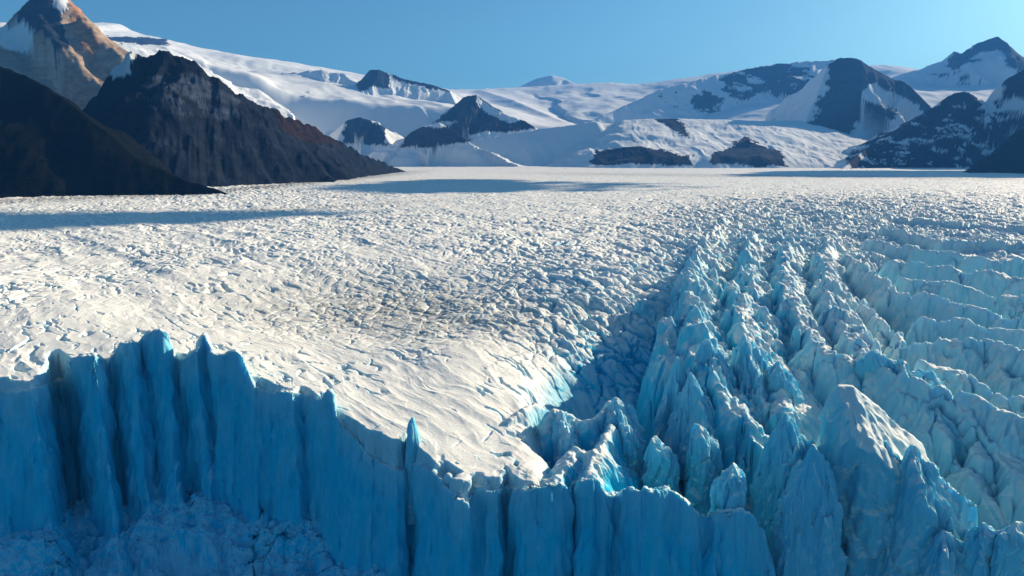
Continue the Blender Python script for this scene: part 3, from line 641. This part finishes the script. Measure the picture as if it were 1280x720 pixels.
# ------------------------------------------------------------ air
hm = bpy.data.materials.new('haze'); hm.use_nodes = True; nt = hm.node_tree
nt.nodes.remove(nt.nodes['Principled BSDF']); pv = N(nt, 'ShaderNodeVolumePrincipled')
pv.inputs['Color'].default_value = (.08, .36, 1, 1); pv.inputs['Density'].default_value = 4.6e-5; pv.inputs['Anisotropy'].default_value = .1
nt.links.new(pv.outputs[0], nt.nodes['Material Output'].inputs['Volume'])
if HAZE:
    me = bpy.data.meshes.new('haze')
    x_, y0_, y1_, z0_, z1_ = 15000, -3500, 16500, -140, 1900
    me.from_pydata([(a * x_, b, c) for c in (z0_, z1_) for a, b in ((-1, y0_), (1, y0_), (1, y1_), (-1, y1_))], [], [(3, 2, 1, 0), (4, 5, 6, 7), (0, 1, 5, 4), (1, 2, 6, 5), (2, 3, 7, 6), (3, 0, 4, 7)])
    me.materials.append(hm); ho = bpy.data.objects.new('haze', me); S.collection.objects.link(ho); ho['kind'] = 'stuff'; ho['label'] = 'thin blue air haze'

# ------------------------------------------------------------ clouds added out of view towards the sun, to shade bands of the ice
SUN_AZ, SUN_EL = 36, 21.5        # degrees from +X towards +Y; elevation
cmat, nt, b = new_mat('blocker_white'); b.inputs['Base Color'].default_value = (.9, .9, .9, 1); b.inputs['Roughness'].default_value = 1; b.inputs['Specular IOR Level'].default_value = 0
def blocker(label, ground, alt=2080, seed=0):
    """puffs over the ground areas (x, y, half x, half y, number, size), moved up along the sun's rays"""
    import bmesh
    rng = np.random.default_rng(seed); off = alt / math.tan(math.radians(SUN_EL))
    ox, oy = off * math.cos(math.radians(SUN_AZ)), off * math.sin(math.radians(SUN_AZ))
    unit = bmesh.new(); bmesh.ops.create_icosphere(unit, subdivisions=3, radius=1); unit.verts.ensure_lookup_table()
    V = np.array([v.co[:] for v in unit.verts]); Fc = np.array([[v.index for v in f.verts] for f in unit.faces]); unit.free()
    vs, fs, n = [], [], 0
    for gx, gy, hx, hy, num, sz in ground:
        for k in range(num):
            r = math.sqrt(rng.random()); t = rng.random() * 2 * math.pi
            c = np.array((gx + hx * r * math.cos(t), gy + hy * r * math.sin(t), 0)); q = sz * (.6 + .6 * rng.random())
            W = V * q * np.array((1, 1, .34)) * (1 + .22 * n3(V[:, 0] * 2 + k, V[:, 1] * 2, V[:, 2] * 2, 900))[:, None] + c
            vs.append(W); fs.append(Fc + n); n += len(V)
    co = np.concatenate(vs) ; base = np.array((ground[0][0], ground[0][1], 0)); co = co - base
    me = bpy.data.meshes.new('blocker'); me.from_pydata(co.tolist(), [], np.concatenate(fs).tolist()); me.polygons.foreach_set('use_smooth', np.ones(len(me.polygons), bool)); me.materials.append(cmat)
    o = bpy.data.objects.new('blocker', me); S.collection.objects.link(o); o.location = (base[0] + ox, base[1] + oy, alt)
    o['kind'] = 'structure'; o['label'] = label
blocker('added unseen small flat white cloud whose shadow lies across the middle of the glacier', [(-190, 2050, 230, 420, 90, 85), (120, 2000, 150, 330, 26, 50), (330, 1950, 200, 300, 22, 34), (-420, 1900, 120, 150, 16, 50)], seed=3)
blocker('added unseen small flat white cloud whose shadow lies near the left shore of the glacier', [(-860, 870, 340, 105, 110, 62), (-540, 960, 190, 66, 44, 46), (-350, 1030, 120, 45, 16, 26)], seed=5)
blocker('added unseen wide flat white cloud that shades the far right side of the glacier', [(2100, 3300, 800, 520, 170, 150), (1250, 3000, 300, 260, 40, 70)], seed=8)

# ------------------------------------------------------------ light
w = bpy.data.worlds.new('World'); S.world = w; w.use_nodes = True
nt = w.node_tree; bg = nt.nodes['Background']
sky = N(nt, 'ShaderNodeTexSky', sky_type='NISHITA'); sky.sun_disc = False
sky.sun_elevation = math.radians(SUN_EL); sky.sun_rotation = math.radians(90 - SUN_AZ)
sky.altitude = 900; sky.air_density = 1.0; sky.dust_density = 2.0; sky.ozone_density = 3.0
tint = N(nt, 'ShaderNodeMix', data_type='RGBA', blend_type='MULTIPLY'); tint.inputs[0].default_value = 1
nt.links.new(sky.outputs[0], tint.inputs[6]); tint.inputs[7].default_value = (.55, .96, 1.0, 1)
nt.links.new(tint.outputs[2], bg.inputs[0]); bg.inputs[1].default_value = .064
sl = bpy.data.lights.new('sun', 'SUN'); sl.energy = 5.0; sl.angle = math.radians(.5); sl.color = (1, .83, .61)
so = bpy.data.objects.new('sun', sl); S.collection.objects.link(so)
from mathutils import Vector
sd = Vector((math.cos(math.radians(SUN_AZ)) * math.cos(math.radians(SUN_EL)), math.sin(math.radians(SUN_AZ)) * math.cos(math.radians(SUN_EL)), math.sin(math.radians(SUN_EL))))
so.rotation_euler = sd.to_track_quat('Z', 'Y').to_euler()

# ------------------------------------------------------------ camera, render
cd = bpy.data.cameras.new('camera'); cam = bpy.data.objects.new('camera', cd); S.collection.objects.link(cam)
cam.location = (0, 0, ZC); cam.rotation_euler = (math.pi / 2 - PITCH, 0, 0)
cd.sensor_width = 36; cd.lens = F / 1280 * 36; cd.clip_start = 1; cd.clip_end = 60000
S.camera = cam
S.view_settings.view_transform = 'Standard'; S.view_settings.look = 'None'; S.view_settings.gamma = 1; S.view_settings.exposure = .85
S.render.engine = 'CYCLES'; S.cycles.use_denoising = True
S.cycles.max_bounces = 6; S.cycles.diffuse_bounces = 2; S.cycles.use_adaptive_sampling = True
